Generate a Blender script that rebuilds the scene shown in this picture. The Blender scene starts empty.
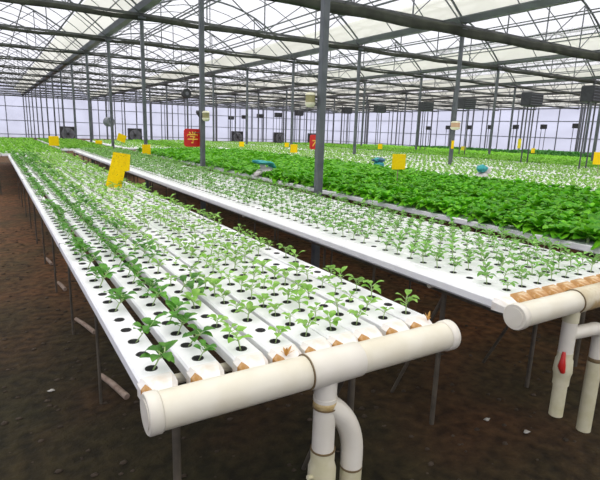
import bpy, math, random
from mathutils import Vector, Matrix
random.seed(7)
PI = math.pi
scene = bpy.context.scene
COL = scene.collection
FL = -0.20            # floor height
ZT = 0.765            # top of the grow channels

# ------------------------------------------------------------------ helpers
class MB:
    def __init__(s): s.v = []; s.f = []; s.sm = []; s.mi = []
    def add(s, vs, fs, smooth=False, mi=0):
        o = len(s.v); s.v += [tuple(p) for p in vs]
        s.f += [tuple(i + o for i in q) for q in fs]; s.sm += [smooth] * len(fs); s.mi += [mi] * len(fs)
    def box(s, x0, x1, y0, y1, z0, z1, mi=0):
        s.add([(x0,y0,z0),(x1,y0,z0),(x1,y1,z0),(x0,y1,z0),(x0,y0,z1),(x1,y0,z1),(x1,y1,z1),(x0,y1,z1)],
              [(0,3,2,1),(4,5,6,7),(0,1,5,4),(1,2,6,5),(2,3,7,6),(3,0,4,7)], False, mi)
    def bevbox(s, x0, x1, y0, y1, z0, z1, b, mi=0):
        vs = []
        for z, k in ((z0, b), (z0 + b, 0), (z1 - b, 0), (z1, b)):
            a0, a1, c0, c1 = x0 + k, x1 - k, y0 + k, y1 - k
            vs += [(a0+b,c0,z),(a1-b,c0,z),(a1,c0+b,z),(a1,c1-b,z),(a1-b,c1,z),(a0+b,c1,z),(a0,c1-b,z),(a0,c0+b,z)]
        fs = [tuple(range(7, -1, -1)), tuple(range(24, 32))]
        for r in range(3):
            for i in range(8):
                j = (i + 1) % 8; fs.append((r*8+i, r*8+j, r*8+8+j, r*8+8+i))
        s.add(vs, fs, False, mi)
    def tube(s, pts, r, n=12, caps=True, smooth=True, mi=0):
        pts = [Vector(p) for p in pts]; m = len(pts)
        rs = r if isinstance(r, (list, tuple)) else [r] * m
        rings = []; prev = None
        for i, p in enumerate(pts):
            t = (pts[min(i+1, m-1)] - pts[max(i-1, 0)])
            if t.length < 1e-9: t = Vector((0,0,1))
            t.normalize()
            if prev is None:
                a = Vector((0,0,1)) if abs(t.z) < .9 else Vector((1,0,0))
                u = t.cross(a).normalized()
            else:
                u = (prev - t * prev.dot(t)).normalized()
            prev = u; w = t.cross(u)
            rings.append([p + (u*math.cos(2*PI*k/n) + w*math.sin(2*PI*k/n)) * rs[i] for k in range(n)])
        vs = [q for rg in rings for q in rg]; fs = []
        for i in range(m-1):
            for k in range(n):
                l = (k+1) % n; fs.append((i*n+k, i*n+l, (i+1)*n+l, (i+1)*n+k))
        s.add(vs, fs, smooth, mi)
        if caps:
            s.add(rings[0], [tuple(range(n-1, -1, -1))], False, mi); s.add(rings[-1], [tuple(range(n))], False, mi)
    def bar(s, a, b, w=.04, h=None, mi=0):
        a = Vector(a); b = Vector(b); h = h or w
        t = (b - a).normalized(); up = Vector((0,0,1)) if abs(t.z) < .95 else Vector((0,1,0))
        u = t.cross(up).normalized() * (w/2); v = u.cross(t).normalized() * (h/2)
        vs = [a-u-v, a+u-v, a+u+v, a-u+v, b-u-v, b+u-v, b+u+v, b-u+v]
        s.add(vs, [(3,2,1,0),(4,5,6,7),(0,1,5,4),(1,2,6,5),(2,3,7,6),(3,0,4,7)], False, mi)
    def lathe(s, prof, c=(0,0,0), n=20, mi=0):
        vs = []; fs = []
        for r, z in prof:
            for k in range(n):
                a = 2*PI*k/n; vs.append((c[0]+r*math.cos(a), c[1]+r*math.sin(a), c[2]+z))
        for i in range(len(prof)-1):
            for k in range(n):
                l = (k+1) % n; fs.append((i*n+k, i*n+l, (i+1)*n+l, (i+1)*n+k))
        s.add(vs, fs, True, mi)
    def ext(s, o, M):        # add another MB through a matrix
        b = len(s.v); s.v += [tuple(M @ Vector(p)) for p in o.v]
        s.f += [tuple(i + b for i in q) for q in o.f]; s.sm += o.sm; s.mi += o.mi
    def mesh(s, name, mats):
        me = bpy.data.meshes.new(name); me.from_pydata(s.v, [], s.f)
        me.polygons.foreach_set('use_smooth', s.sm)
        me.polygons.foreach_set('material_index', s.mi)
        for m in (mats if isinstance(mats, (list, tuple)) else [mats]): me.materials.append(m)
        me.update(); return me
    def build(s, name, mats, parent=None, loc=None):
        return link(name, s.mesh(name, mats), parent, loc)

def link(name, data, parent=None, loc=None, rz=0):
    o = bpy.data.objects.new(name, data); COL.objects.link(o)
    if loc is not None: o.location = loc
    if rz: o.rotation_euler = (0, 0, rz)
    if parent is not None: o.parent = parent
    return o
def tag(o, label, cat, group=None, kind=None):
    o['label'] = label; o['category'] = cat
    if group: o['group'] = group
    if kind: o['kind'] = kind
    return o
def thing(name, label, cat, loc=(0,0,0), group=None, rz=0):
    return tag(link(name, None, None, loc, rz), label, cat, group)
def struct(o, label=None):
    o['kind'] = 'structure'
    if label: o['label'] = label
    return o
ONES = ['', 'first','second','third','fourth','fifth','sixth','seventh','eighth','ninth','tenth','eleventh','twelfth','thirteenth',
        'fourteenth','fifteenth','sixteenth','seventeenth','eighteenth','nineteenth']
def ordn(n):
    if n < 20: return ONES[n]
    t = {2:'twent',3:'thirt',4:'fort',5:'fift',6:'sixt',7:'sevent',8:'eight',9:'ninet'}
    if n % 10 == 0: return t[n//10] + 'ieth'
    return t[n//10] + 'y-' + ONES[n % 10]

# ------------------------------------------------------------------ materials
def mat(name, color, rough=.5, metal=0, spec=.5, noise=None, bump=0, transl=0, nscale=8, rand=0, alpha=None):
    """noise: second colour (or list of colours) mixed in by a noise texture"""
    m = bpy.data.materials.new(name); m.use_nodes = True
    nt = m.node_tree; N = nt.nodes; L = nt.links; b = N['Principled BSDF']
    b.inputs['Roughness'].default_value = rough; b.inputs['Metallic'].default_value = metal
    b.inputs['Specular IOR Level'].default_value = spec
    c = N.new('ShaderNodeRGB'); c.outputs[0].default_value = (*color, 1); out = c.outputs[0]
    tc = N.new('ShaderNodeTexCoord'); nz = None
    if noise is not None:
        nz = N.new('ShaderNodeTexNoise'); nz.inputs['Scale'].default_value = nscale; nz.inputs['Detail'].default_value = 5
        L.new(tc.outputs['Object'], nz.inputs['Vector'])
        r = N.new('ShaderNodeValToRGB'); cs = [color] + list(noise if isinstance(noise[0], (tuple, list)) else [noise])
        e = r.color_ramp.elements; e[0].position = .36; e[0].color = (*cs[0], 1); e[1].position = .64; e[1].color = (*cs[-1], 1)
        for k, q in enumerate(cs[1:-1]):
            x = e.new(.36 + .28*(k+1)/(len(cs)-1)); x.color = (*q, 1)
        L.new(nz.outputs['Fac'], r.inputs['Fac']); out = r.outputs['Color']
    if rand:
        oi = N.new('ShaderNodeObjectInfo'); h = N.new('ShaderNodeHueSaturation')
        mr = N.new('ShaderNodeMapRange'); mr.inputs[3].default_value = 1-rand; mr.inputs[4].default_value = 1+rand
        L.new(oi.outputs['Random'], mr.inputs[0]); L.new(mr.outputs[0], h.inputs['Value']); L.new(out, h.inputs['Color']); out = h.outputs[0]
    L.new(out, b.inputs['Base Color'])
    if bump:
        bn = N.new('ShaderNodeTexNoise'); bn.inputs['Scale'].default_value = nscale*4; bn.inputs['Detail'].default_value = 6
        L.new(tc.outputs['Object'], bn.inputs['Vector'])
        bp = N.new('ShaderNodeBump'); bp.inputs['Strength'].default_value = bump; bp.inputs['Distance'].default_value = .02
        L.new(bn.outputs['Fac'], bp.inputs['Height']); L.new(bp.outputs[0], b.inputs['Normal'])
    if transl:
        t = N.new('ShaderNodeBsdfTranslucent'); L.new(out, t.inputs['Color']); mx = N.new('ShaderNodeMixShader')
        mx.inputs[0].default_value = transl
        L.new(b.outputs[0], mx.inputs[1]); L.new(t.outputs[0], mx.inputs[2]); L.new(mx.outputs[0], N['Material Output'].inputs[0])
    return m
def film(name, tint, dcol, clear):
    """thin greenhouse film: part clear, part milky"""
    m = bpy.data.materials.new(name); m.use_nodes = True; nt = m.node_tree; N = nt.nodes; L = nt.links; N.clear()
    o = N.new('ShaderNodeOutputMaterial'); a = N.new('ShaderNodeBsdfTransparent'); a.inputs[0].default_value = (*tint, 1)
    t = N.new('ShaderNodeBsdfTranslucent'); d = N.new('ShaderNodeBsdfDiffuse')
    tc = N.new('ShaderNodeTexCoord'); mp = N.new('ShaderNodeMapping'); mp.inputs['Scale'].default_value = (1, .25, 1)
    nz = N.new('ShaderNodeTexNoise'); nz.inputs['Scale'].default_value = .9; nz.inputs['Detail'].default_value = 4
    L.new(tc.outputs['Object'], mp.inputs[0]); L.new(mp.outputs[0], nz.inputs['Vector'])
    r = N.new('ShaderNodeValToRGB'); e = r.color_ramp.elements
    e[0].position = .35; e[0].color = (*[c*.82 for c in dcol], 1); e[1].position = .65; e[1].color = (*dcol, 1)
    L.new(nz.outputs['Fac'], r.inputs['Fac']); L.new(r.outputs[0], t.inputs[0]); L.new(r.outputs[0], d.inputs[0])
    m1 = N.new('ShaderNodeMixShader'); m1.inputs[0].default_value = .3; L.new(t.outputs[0], m1.inputs[1]); L.new(d.outputs[0], m1.inputs[2])
    mr = N.new('ShaderNodeMapRange'); mr.inputs[1].default_value = .3; mr.inputs[2].default_value = .7
    mr.inputs[3].default_value = min(1, 1-clear+.10); mr.inputs[4].default_value = max(0, 1-clear-.10)
    L.new(nz.outputs['Fac'], mr.inputs[0])
    m2 = N.new('ShaderNodeMixShader'); L.new(mr.outputs[0], m2.inputs[0]); L.new(a.outputs[0], m2.inputs[1]); L.new(m1.outputs[0], m2.inputs[2])
    L.new(m2.outputs[0], o.inputs[0]); return m

M = {}
M['channel'] = mat('white_channel_plastic', (.86,.86,.87), .38, noise=(.80,.80,.82), nscale=14)
M['pipe'] = mat('cream_pvc', (.66,.61,.48), .33, noise=(.72,.68,.57), nscale=9)
M['pipe_dirty'] = mat('dirty_cream_pvc', (.52,.44,.29), .42, noise=[(.60,.54,.40), (.42,.30,.15)], nscale=11)
M['pipe_white'] = mat('white_pvc', (.74,.70,.62), .33, noise=(.68,.64,.55), nscale=7)
M['pipe_old'] = mat('yellowed_pvc', (.55,.51,.33), .4, noise=(.62,.58,.42), nscale=20)
M['ring'] = mat('brown_glue_ring', (.16,.11,.05), .5)
M['band'] = mat('tan_socket_band', (.58,.46,.24), .45, noise=(.48,.34,.14), nscale=60)
M['cap_clean'] = mat('channel_end_cap_plastic', (.78,.74,.70), .42, noise=[(.80,.77,.74), (.74,.66,.58)], nscale=16)
M['stain'] = mat('rusty_stain', (.34,.13,.02), .6, noise=[(.50,.25,.06), (.66,.50,.34)], nscale=22)
M['cap_dirty'] = mat('brown_stained_cap_plastic', (.36,.16,.035), .5, noise=[(.50,.27,.09), (.70,.54,.36)], nscale=22)
M['cup'] = mat('black_net_cup_plastic', (.012,.012,.012), .7)
M['soil'] = mat('growing_plug', (.05,.035,.02), .95)
M['steel'] = mat('galvanised_steel', (.085,.097,.105), .5, .2, noise=(.13,.143,.15), nscale=5)
M['steel_dk'] = mat('dark_steel', (.06,.065,.065), .55, .2, noise=(.10,.105,.10), nscale=5)
M['gutter'] = mat('gutter_steel', (.15,.165,.175), .5, .2, noise=(.11,.12,.125), nscale=2)
M['wire'] = mat('thin_rod_steel', (.13,.14,.15), .5, .2)
M['curtain'] = mat('folded_curtain_cloth', (.012,.015,.008), .85, noise=[(.022,.026,.015), (.038,.043,.027)], nscale=2, bump=.2)
M['legm'] = mat('weathered_leg_steel', (.06,.05,.036), .7, 0, noise=(.11,.09,.065), nscale=12)
M['stick'] = mat('weathered_wood', (.22,.15,.11), .85, noise=(.36,.28,.22), nscale=20)
M['yellow'] = mat('yellow_sticky_card', (1.0,.70,.0), .4, noise=(.92,.60,.0), nscale=45, spec=.2)
M['yellow2'] = mat('plain_yellow_card', (.90,.72,.02), .4)
M['speck'] = mat('dark_insect_speck', (.16,.09,.01), .7)
M['red'] = mat('red_sign_enamel', (.60,.012,.008), .35)
M['char'] = mat('yellow_sign_paint', (.95,.68,.08), .4)
M['black'] = mat('black_fan_metal', (.022,.024,.026), .55, noise=(.035,.038,.04), nscale=12)
M['grey'] = mat('grey_fan_blade', (.16,.17,.19), .5)
M['teal'] = mat('teal_cloth', (.03,.36,.36), .7, noise=(.10,.50,.52), nscale=18, transl=.2)
M['wbag'] = mat('white_plastic_bag', (.72,.66,.63), .4, noise=(.80,.78,.76), nscale=20, transl=.2)
M['blue'] = mat('dull_blue_plastic', (.03,.12,.20), .5)
M['cream'] = mat('cream_lamp_plastic', (.78,.76,.55), .45)
M['olive'] = mat('olive_mesh', (.26,.24,.10), .6, noise=(.36,.33,.16), nscale=90)
M['tan'] = mat('tan_lamp_plastic', (.62,.40,.24), .5)
M['redplas'] = mat('red_plastic', (.50,.02,.015), .4)
M['litter'] = mat('pale_litter', (.42,.40,.36), .7)
def leafmat(n, a, b, tr=.25, rough=.45, sc=30): return mat(n, a, rough, noise=b, nscale=sc, transl=tr, rand=.2, spec=.25)
M['leafA'] = leafmat('kale_green_leaf', (.055,.20,.02), (.14,.37,.04))
M['leafB'] = leafmat('young_green_leaf', (.16,.36,.04), (.32,.54,.12))
M['leafC'] = leafmat('bright_seedling_leaf', (.12,.32,.04), (.26,.50,.11))
M['stem'] = mat('pale_green_stem', (.42,.56,.25), .5, transl=.2)
M['lettuce'] = leafmat('lettuce_leaf', (.045,.27,.004), (.21,.58,.02), .30, .5, 16)
M['far_light'] = leafmat('light_green_foliage', (.15,.42,.02), (.27,.56,.06), .25, .5, 3)
M['far_dark'] = leafmat('dark_green_foliage', (.025,.15,.015), (.06,.26,.03), .2, .5, 3)
M['film'] = film('milky_roof_film', (.94,.94,.95), (.86,.86,.89), .72)
M['wallfilm'] = film('milky_wall_film', (.86,.87,.97), (.66,.67,.80), .42)
M['creamfilm'] = film('cream_vent_film', (.84,.84,.78), (.80,.80,.73), .32)

def soil_material():
    m = bpy.data.materials.new('brown_soil'); m.use_nodes = True; nt = m.node_tree; N = nt.nodes; L = nt.links; b = N['Principled BSDF']
    tc = N.new('ShaderNodeTexCoord')
    def nz(s, d=6):
        n = N.new('ShaderNodeTexNoise'); n.inputs['Scale'].default_value = s; n.inputs['Detail'].default_value = d
        L.new(tc.outputs['Object'], n.inputs['Vector']); return n
    a = nz(.9); r = N.new('ShaderNodeValToRGB'); e = r.color_ramp.elements
    e[0].position = .32; e[0].color = (.017,.016,.007,1); e[1].position = .68; e[1].color = (.036,.019,.009,1)
    x = e.new(.5); x.color = (.024,.018,.008,1)
    L.new(a.outputs['Fac'], r.inputs['Fac'])
    sx = N.new('ShaderNodeSeparateXYZ'); L.new(tc.outputs['Object'], sx.inputs[0])
    wm = N.new('ShaderNodeMapRange'); wm.interpolation_type = 'SMOOTHSTEP'; wm.inputs[1].default_value = 4.4; wm.inputs[2].default_value = 8.6  # soil tone shifts from dark olive to redder brown as X plus Y grows
    ad = N.new('ShaderNodeMath'); ad.operation = 'MULTIPLY_ADD'; ad.inputs[1].default_value = 2.0; L.new(a.outputs['Fac'], ad.inputs[0]); sxy = N.new('ShaderNodeMath'); sxy.operation = 'ADD'; L.new(sx.outputs['X'], sxy.inputs[0]); L.new(sx.outputs['Y'], sxy.inputs[1]); L.new(sxy.outputs[0], ad.inputs[2])
    L.new(ad.outputs[0], wm.inputs[0])
    red_tone = N.new('ShaderNodeValToRGB'); e = red_tone.color_ramp.elements
    e[0].position = .35; e[0].color = (.065,.044,.020,1); e[1].position = .65; e[1].color = (.125,.056,.024,1)
    a2 = nz(1.7); L.new(a2.outputs['Fac'], red_tone.inputs['Fac'])
    wd = N.new('ShaderNodeMix'); wd.data_type = 'RGBA'; L.new(wm.outputs[0], wd.inputs[0]); L.new(r.outputs[0], wd.inputs[6]); L.new(red_tone.outputs[0], wd.inputs[7])
    f = nz(14, 8); r2 = N.new('ShaderNodeValToRGB'); e = r2.color_ramp.elements
    e[0].position = .3; e[0].color = (.45,.45,.45,1); e[1].position = .72; e[1].color = (1.6,1.6,1.5,1)
    L.new(f.outputs['Fac'], r2.inputs['Fac'])
    mx = N.new('ShaderNodeMix'); mx.data_type = 'RGBA'; mx.blend_type = 'MULTIPLY'; mx.inputs[0].default_value = 1
    L.new(wd.outputs[2], mx.inputs[6]); L.new(r2.outputs[0], mx.inputs[7]); L.new(mx.outputs[2], b.inputs['Base Color'])
    b.inputs['Roughness'].default_value = .85; b.inputs['Specular IOR Level'].default_value = .2
    bp = N.new('ShaderNodeBump'); bp.inputs['Strength'].default_value = .7; bp.inputs['Distance'].default_value = .03
    L.new(f.outputs['Fac'], bp.inputs['Height']); L.new(bp.outputs[0], b.inputs['Normal']); return m
M['soilground'] = soil_material()

# ------------------------------------------------------------------ camera
R = [(0.853,-0.086,0.516), (-0.522,-0.201,0.829), (0.032,-0.976,-0.216)]
c0 = Vector((R[0][0], R[1][0], R[2][0])).normalized()
c2 = Vector((-R[0][2], -R[1][2], -R[2][2])).normalized()
c1 = c2.cross(c0).normalized(); c0 = c1.cross(c2)
cd = bpy.data.cameras.new('camera'); cd.sensor_width = 36; cd.lens = 36*495.86/600; cd.clip_end = 400; cd.clip_start = .05
cam = link('camera', cd)
cam.matrix_world = Matrix(((c0.x,c1.x,c2.x,0),(c0.y,c1.y,c2.y,0),(c0.z,c1.z,c2.z,1.5),(0,0,0,1)))
scene.camera = cam
def seen(p, m=.05):
    q = Vector(p) - Vector((0,0,1.5)); x = q.dot(c0); y = q.dot(c1); d = -q.dot(c2)
    if d < .2: return None
    u = .5 + 495.86*x/d/600; v = .5 - 495.86*y/d/480
    return d if (-m < u < 1+m and -m < v < 1+m) else None

# ------------------------------------------------------------------ light
w = bpy.data.worlds.new('overcast_sky'); scene.world = w; w.use_nodes = True
N = w.node_tree.nodes; L = w.node_tree.links; bg = N['Background']
tc = N.new('ShaderNodeTexCoord'); sp = N.new('ShaderNodeSeparateXYZ'); L.new(tc.outputs['Generated'], sp.inputs[0])
rp = N.new('ShaderNodeValToRGB'); e = rp.color_ramp.elements
e[0].position = .0; e[0].color = (.33,.335,.375,1); e[1].position = 1; e[1].color = (1.05,1.03,.98,1)
for p, c in ((.10,(.35,.35,.385)), (.35,(.42,.42,.445)), (.65,(.84,.83,.80))):
    x = e.new(p); x.color = (*c, 1)
L.new(sp.outputs['Z'], rp.inputs['Fac']); L.new(rp.outputs[0], bg.inputs['Color']); bg.inputs['Strength'].default_value = 2.9
scene.view_settings.view_transform = 'Standard'; scene.view_settings.look = 'None'
scene.view_settings.gamma = 1; scene.view_settings.use_curve_mapping = False
scene.view_settings.exposure = 0.0
scene.cycles.transparent_max_bounces = 24; scene.cycles.max_bounces = 8

# ------------------------------------------------------------------ building shell
ROWX = [3.35 + 6.63*k for k in range(-1, 7)]          # gutter lines, -3.28 .. 43.13
ROWY = [0.9 + 4*k for k in range(-2, 16)]
X0, X1, YB, YF = ROWX[0], ROWX[-1], -8.0, 61.2
mb = MB(); mb.box(X0-1, X1+1, YB-1, YF+1, FL-.3, FL); struct(mb.build('floor', M['soilground']), 'bare brown soil floor of the greenhouse')
EAVE, RISE, SPAN = 4.22, 1.45, 6.63
def arch_z(t): return EAVE + RISE * (1 - abs(2*t-1)**2.1)
mb = MB(); n = 14
for b in range(7):
    vs = []; fs = []
    for i in range(n+1):
        x = ROWX[b] + SPAN*i/n; z = arch_z(i/n) + .03; vs += [(x, YB, z), (x, YF, z)]
    for i in range(n): fs.append((2*i, 2*i+1, 2*i+3, 2*i+2))
    mb.add(vs, fs, True)
ceil = struct(mb.build('ceiling', M['film']), 'arched milky plastic film roof of many bays')
for b in range(7):          # cream roll-up vent strip along the foot of each bay's roof
    mb = MB(); vs = []; fs = []
    for i in range(5):
        t = 1 - (.115 if b < 1 else .085) + (.110 if b < 1 else .080)*i/4; x = ROWX[b] + SPAN*t; z = arch_z(t) - .02; vs += [(x, YB, z), (x, YF, z)]
    for i in range(4): fs.append((2*i, 2*i+1, 2*i+3, 2*i+2))
    mb.add(vs, fs, True); mb.build('vent_strip', M['creamfilm'], ceil)
    for t, r in ((.12,.022), (.30,.02), (.5,.03), (.70,.02), (.875,.028)):
        q = MB(); x = ROWX[b]+SPAN*t; z = arch_z(t)-.05
        q.tube([(x, YB, z), (x, YF, z)], r, 6); q.build('purlin', M['steel'], ceil)
y = -2.0
while y < 61:               # light hoops between the trusses
    if min(abs(y - a) for a in ROWY) > .3:
        q = MB()
        for b in range(7):
            q.tube([(ROWX[b]+SPAN*i/12, y, arch_z(i/12)-.02) for i in range(13)], .014, 5, smooth=False)
        q.build('roof_hoop', M['wire'], ceil)
    y += 1.333
def wall(name, a, b, rails, posts, label):
    (ax, ay), (bx, by) = a, b
    m_ = MB(); m_.add([(ax,ay,FL), (bx,by,FL), (bx,by,EAVE+.05), (ax,ay,EAVE+.05)], [(0,1,2,3)])
    o = struct(m_.build(name, M['wallfilm']), label)
    q = MB()
    for z in rails: q.bar((ax,ay,z), (bx,by,z), .06, .06)
    q.build('rail', M['steel'], o)
    for k in range(posts+1):
        t = k/posts; p = MB(); x = ax+(bx-ax)*t; yy = ay+(by-ay)*t
        p.bar((x,yy,FL), (x,yy,EAVE), .07); p.build('post', M['steel'], o)
    return o
wf = wall('wall_far', (X0,YF), (X1,YF), (.15,1.56,3.0,4.1), 28, 'milky film end wall with horizontal rails')
mb = MB()
for b in range(7):          # gable films above the far wall
    vs = [(ROWX[b]+SPAN*i/10, YF, arch_z(i/10)) for i in range(11)]
    mb.add(vs, [tuple(range(11))])
mb.build('gable', M['wallfilm'], wf)
wall('wall_right', (X1,YF), (X1,YB), (.15,1.56,3.0,4.1), 34, 'milky film side wall far on the right')
wall('wall_left', (X0,YF), (X0,YB), (.15,1.56,3.0), 34, 'milky film side wall on the left')
for k, x in enumerate(ROWX[1:-1]):
    q = MB(); y0, y1 = YB, YF
    prof = [(-.14,.06),(-.12,.06),(-.07,-.04),(.07,-.04),(.12,.06),(.14,.06),(.085,-.06),(-.085,-.06)]
    vs = [(x+a, y0, EAVE-.02+c) for a, c in prof] + [(x+a, y1, EAVE-.02+c) for a, c in prof]
    q.add(vs, [(i, (i+1) % 8, 8+(i+1) % 8, 8+i) for i in range(8)] + [tuple(range(7,-1,-1)), tuple(range(8,16))])
    g = struct(q.build('trim_%d' % (k+1), M['gutter']), 'grey steel rain gutter along the %s column row' % ordn(k+1))

# trusses
chord_z = 4.08
mbc = MB(); mbc.bar((X0,0,0), (X1,0,0), .05, .06); chord_me = mbc.mesh('bottom_chord', M['steel_dk'])
a_ = MB(); a_.tube([(SPAN*i/16, 0, arch_z(i/16)-.02-chord_z) for i in range(17)], .03, 6); arch_me = a_.mesh('arch', M['steel'])
wb = MB()
for t in (.25, .5, .75): wb.bar((SPAN*t,0,0), (SPAN*t,0,arch_z(t)-.04-chord_z), .026)
for t0, t1 in ((.0,.25),(.5,.25),(.5,.75),(1.,.75)):
    wb.bar((SPAN*t0,0,0), (SPAN*t1,0,arch_z(t1)-.06-chord_z), .024)
for t0, t1 in ((.25,.12),(.75,.88)): wb.bar((SPAN*t0,0,0), (SPAN*t1,0,arch_z(t1)-.06-chord_z), .02)
web_me = wb.mesh('web', M['wire'])
idx = 0
for y in ROWY:
    if y > 8: idx += 1
    lab = 'grey steel roof truss crossing the bays, %s crossbeam from the camera' % ordn(idx) if idx else 'grey steel roof truss overhead nearest the camera'
    if y < 8: lab = 'grey steel roof truss above the camera at depth row %s' % ordn(ROWY.index(y)+1)
    t = thing('roof_truss', lab, 'roof truss', (0, y, chord_z), 'roof trusses across the bays')
    link('bottom_chord', chord_me, t)
    for b in range(7):
        link('arch', arch_me, t, (ROWX[b],0,0)); link('web', web_me, t, (ROWX[b],0,0))
    if y > 3:                                         # folded shade curtain hanging under the chord
        q = MB(); big = 1.2 if y < 10 else (.62 if y < 14 else (.5 if y < 20 else .36))
        rnd = random.Random(int(y*10)); nseg = 150; nn = 12; vs = []; fs = []
        for i in range(nseg+1):
            x = X0+.1 + (X1-X0-.2)*i/nseg
            sag = .012*math.sin(i*.9+y) + rnd.uniform(-.003,.003); wd = rnd.uniform(.97,1.03)
            for k in range(nn):
                a = 2*PI*k/nn; rr = (.085 + .016*math.cos(3*a+.4))*big*wd
                vs.append((x, rr*math.cos(a)*.9, sag + rr*math.sin(a)*1.05))
        for i in range(nseg):
            for k in range(nn):
                l = (k+1) % nn; fs.append((i*nn+k, i*nn+l, (i+1)*nn+l, (i+1)*nn+k))
        q.add(vs, fs, True); q.add(vs[:nn], [tuple(range(nn-1,-1,-1))]); q.add(vs[-nn:], [tuple(range(nn))])
        c = q.build('shade_curtain', M['curtain'], None, (0, y, chord_z-.04-.085*big))
        tag(c, 'dark folded shade curtain bundled under the %s crossbeam from the camera' % ordn(max(idx,1)) if idx else 'dark folded shade curtain bundled under the beam above the camera', 'shade curtain', 'folded shade curtains')
# long wires and rails running down the bays at chord height
for b in range(7):
    for dx, r in ((.75,.014), (1.0,.018), (3.1,.018), (3.55,.018), (5.9,.014)):
        q = MB(); q.tube([(ROWX[b]+dx, YB, chord_z+.02), (ROWX[b]+dx, YF, chord_z+.02)], r, 5, smooth=False)
        q.build('tie_rod', M['wire'], ceil)

# columns
cm = MB(); cm.bevbox(-.04,.04,-.04,.04,0,chord_z-.04-FL,.006)
cm.box(-.09,.09,-.07,.07,chord_z-.10-FL,chord_z-.06-FL); cm.box(-.11,.11,-.11,.11,0,.012)
col_me = cm.mesh('steel_column', M['steel'])
rown = ['first','second','third','fourth','fifth','sixth']
for r, x in enumerate(ROWX[1:-1]):
    k = 0
    for y in ROWY:
        if y < 4: continue
        if not (seen((x,y,1.0)) or seen((x,y,3.9)) or seen((x,y,2.3))): continue
        k += 1
        o = link('steel_column', col_me, None, (x - (.07 if r == 0 and y < 5 else 0), y, FL))
        tag(o, 'grey steel column, %s from the camera in the %s column row from the left' % (ordn(k), rown[r]), 'column', 'steel columns under the gutters')

# ------------------------------------------------------------------ plants
def leaf(mb, base, az, length, width, lift, droop, nl=4, cup=.25, wav=0, rnd=random, mi=0, pet=0):
    """one blade starting at base, heading az, rising by lift then drooping; optional petiole length pet"""
    d = Vector((math.cos(az), math.sin(az), 0)); s_ = Vector((-math.sin(az), math.cos(az), 0)); p = Vector(base); el = lift
    if pet:
        q = p + (d*math.cos(lift) + Vector((0,0,math.sin(lift))))*pet
        hw = s_*.0016; mb.add([p-hw, p+hw, q+hw, q-hw], [(0,1,2,3)], False, 1)
        up = Vector((0,0,.0016)); mb.add([p-up, p+up, q+up, q-up], [(0,1,2,3)], False, 1); p = q
    vs = []; prof = (.18,.85,1.0,.72,.08) if nl == 4 else (.25,1.0,.12)
    for i in range(nl+1):
        wv = width*.5*prof[i]; c = Vector((0,0,1))*cup*wv
        j = rnd.uniform(-wav, wav)
        vs += [p - s_*wv + c + Vector((0,0,j)), p, p + s_*wv + c + Vector((0,0,rnd.uniform(-wav, wav)))]
        el -= droop/nl; p = p + (d*math.cos(el) + Vector((0,0,math.sin(el))))*(length/nl)
    fs = []
    for i in range(nl):
        a = 3*i; fs += [(a,a+1,a+4,a+3), (a+1,a+2,a+5,a+4)]
    mb.add(vs, fs, True, mi)
def seedling_mb(kind, seed, low=False):
    rnd = random.Random(seed); mb = MB()
    if kind == 'A': h, nlv, bl, bw, lean = rnd.uniform(.035,.055), rnd.randint(7,10), (.030,.046), (.024,.034), .052
    elif kind == 'B': h, nlv, bl, bw, lean = rnd.uniform(.028,.054), rnd.randint(5,7), (.028,.042), (.020,.031), .016
    else: h, nlv, bl, bw, lean = rnd.uniform(.038,.068), rnd.randint(7,10), (.028,.042), (.020,.030), .012
    lx = lean*rnd.uniform(.5,1.1); ly = rnd.uniform(-.008,.008)
    top = (lx, ly, h)
    if not low: mb.tube([(0,0,-.015), (lx*.5,ly*.5,h*.5), top], [.0022,.002,.0015], 5, mi=1)
    else: mb.tube([(0,0,0), top], .002, 3, mi=1)
    a0 = rnd.uniform(0,6.28)
    for i in range(nlv):
        az = a0 + i*2.4 + rnd.uniform(-.3,.3); f = .45+.55*i/nlv
        leaf(mb, (lx*f, ly*f, h*f), az, rnd.uniform(*bl), rnd.uniform(*bw), rnd.uniform(.4,1.05), rnd.uniform(.5,1.2),
             2 if low else 4, .3, .001, rnd, 0, 0 if low else rnd.uniform(.008,.02))
    return mb
LM = {'A': [M['leafA'], M['stem']], 'B': [M['leafB'], M['stem']], 'C': [M['leafC'], M['stem']]}
SV = {k: [seedling_mb(k, 100+i+ord(k)) for i in range(9)] for k in 'ABC'}
SL = {k: [seedling_mb(k, 300+i+ord(k), True) for i in range(8)] for k in 'ABC'}
SME = {k: [m.mesh('seedling_leaves', LM[k]) for m in SV[k]] for k in 'ABC'}
def cup_mb(low=False):
    q = MB(); n_ = 8 if low else 14
    q.lathe([(.0195,.0015), (.017,.0015), (.0145,-.012), (.001,-.012)], n=n_)
    if not low: q.lathe([(.0195,.0015), (.0185,-.002), (.015,-.035), (.001,-.035)], n=n_)
    return q
CUP = cup_mb(); CUPL = cup_mb(True); cup_me = CUP.mesh('net_cup', M['cup'])

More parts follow.
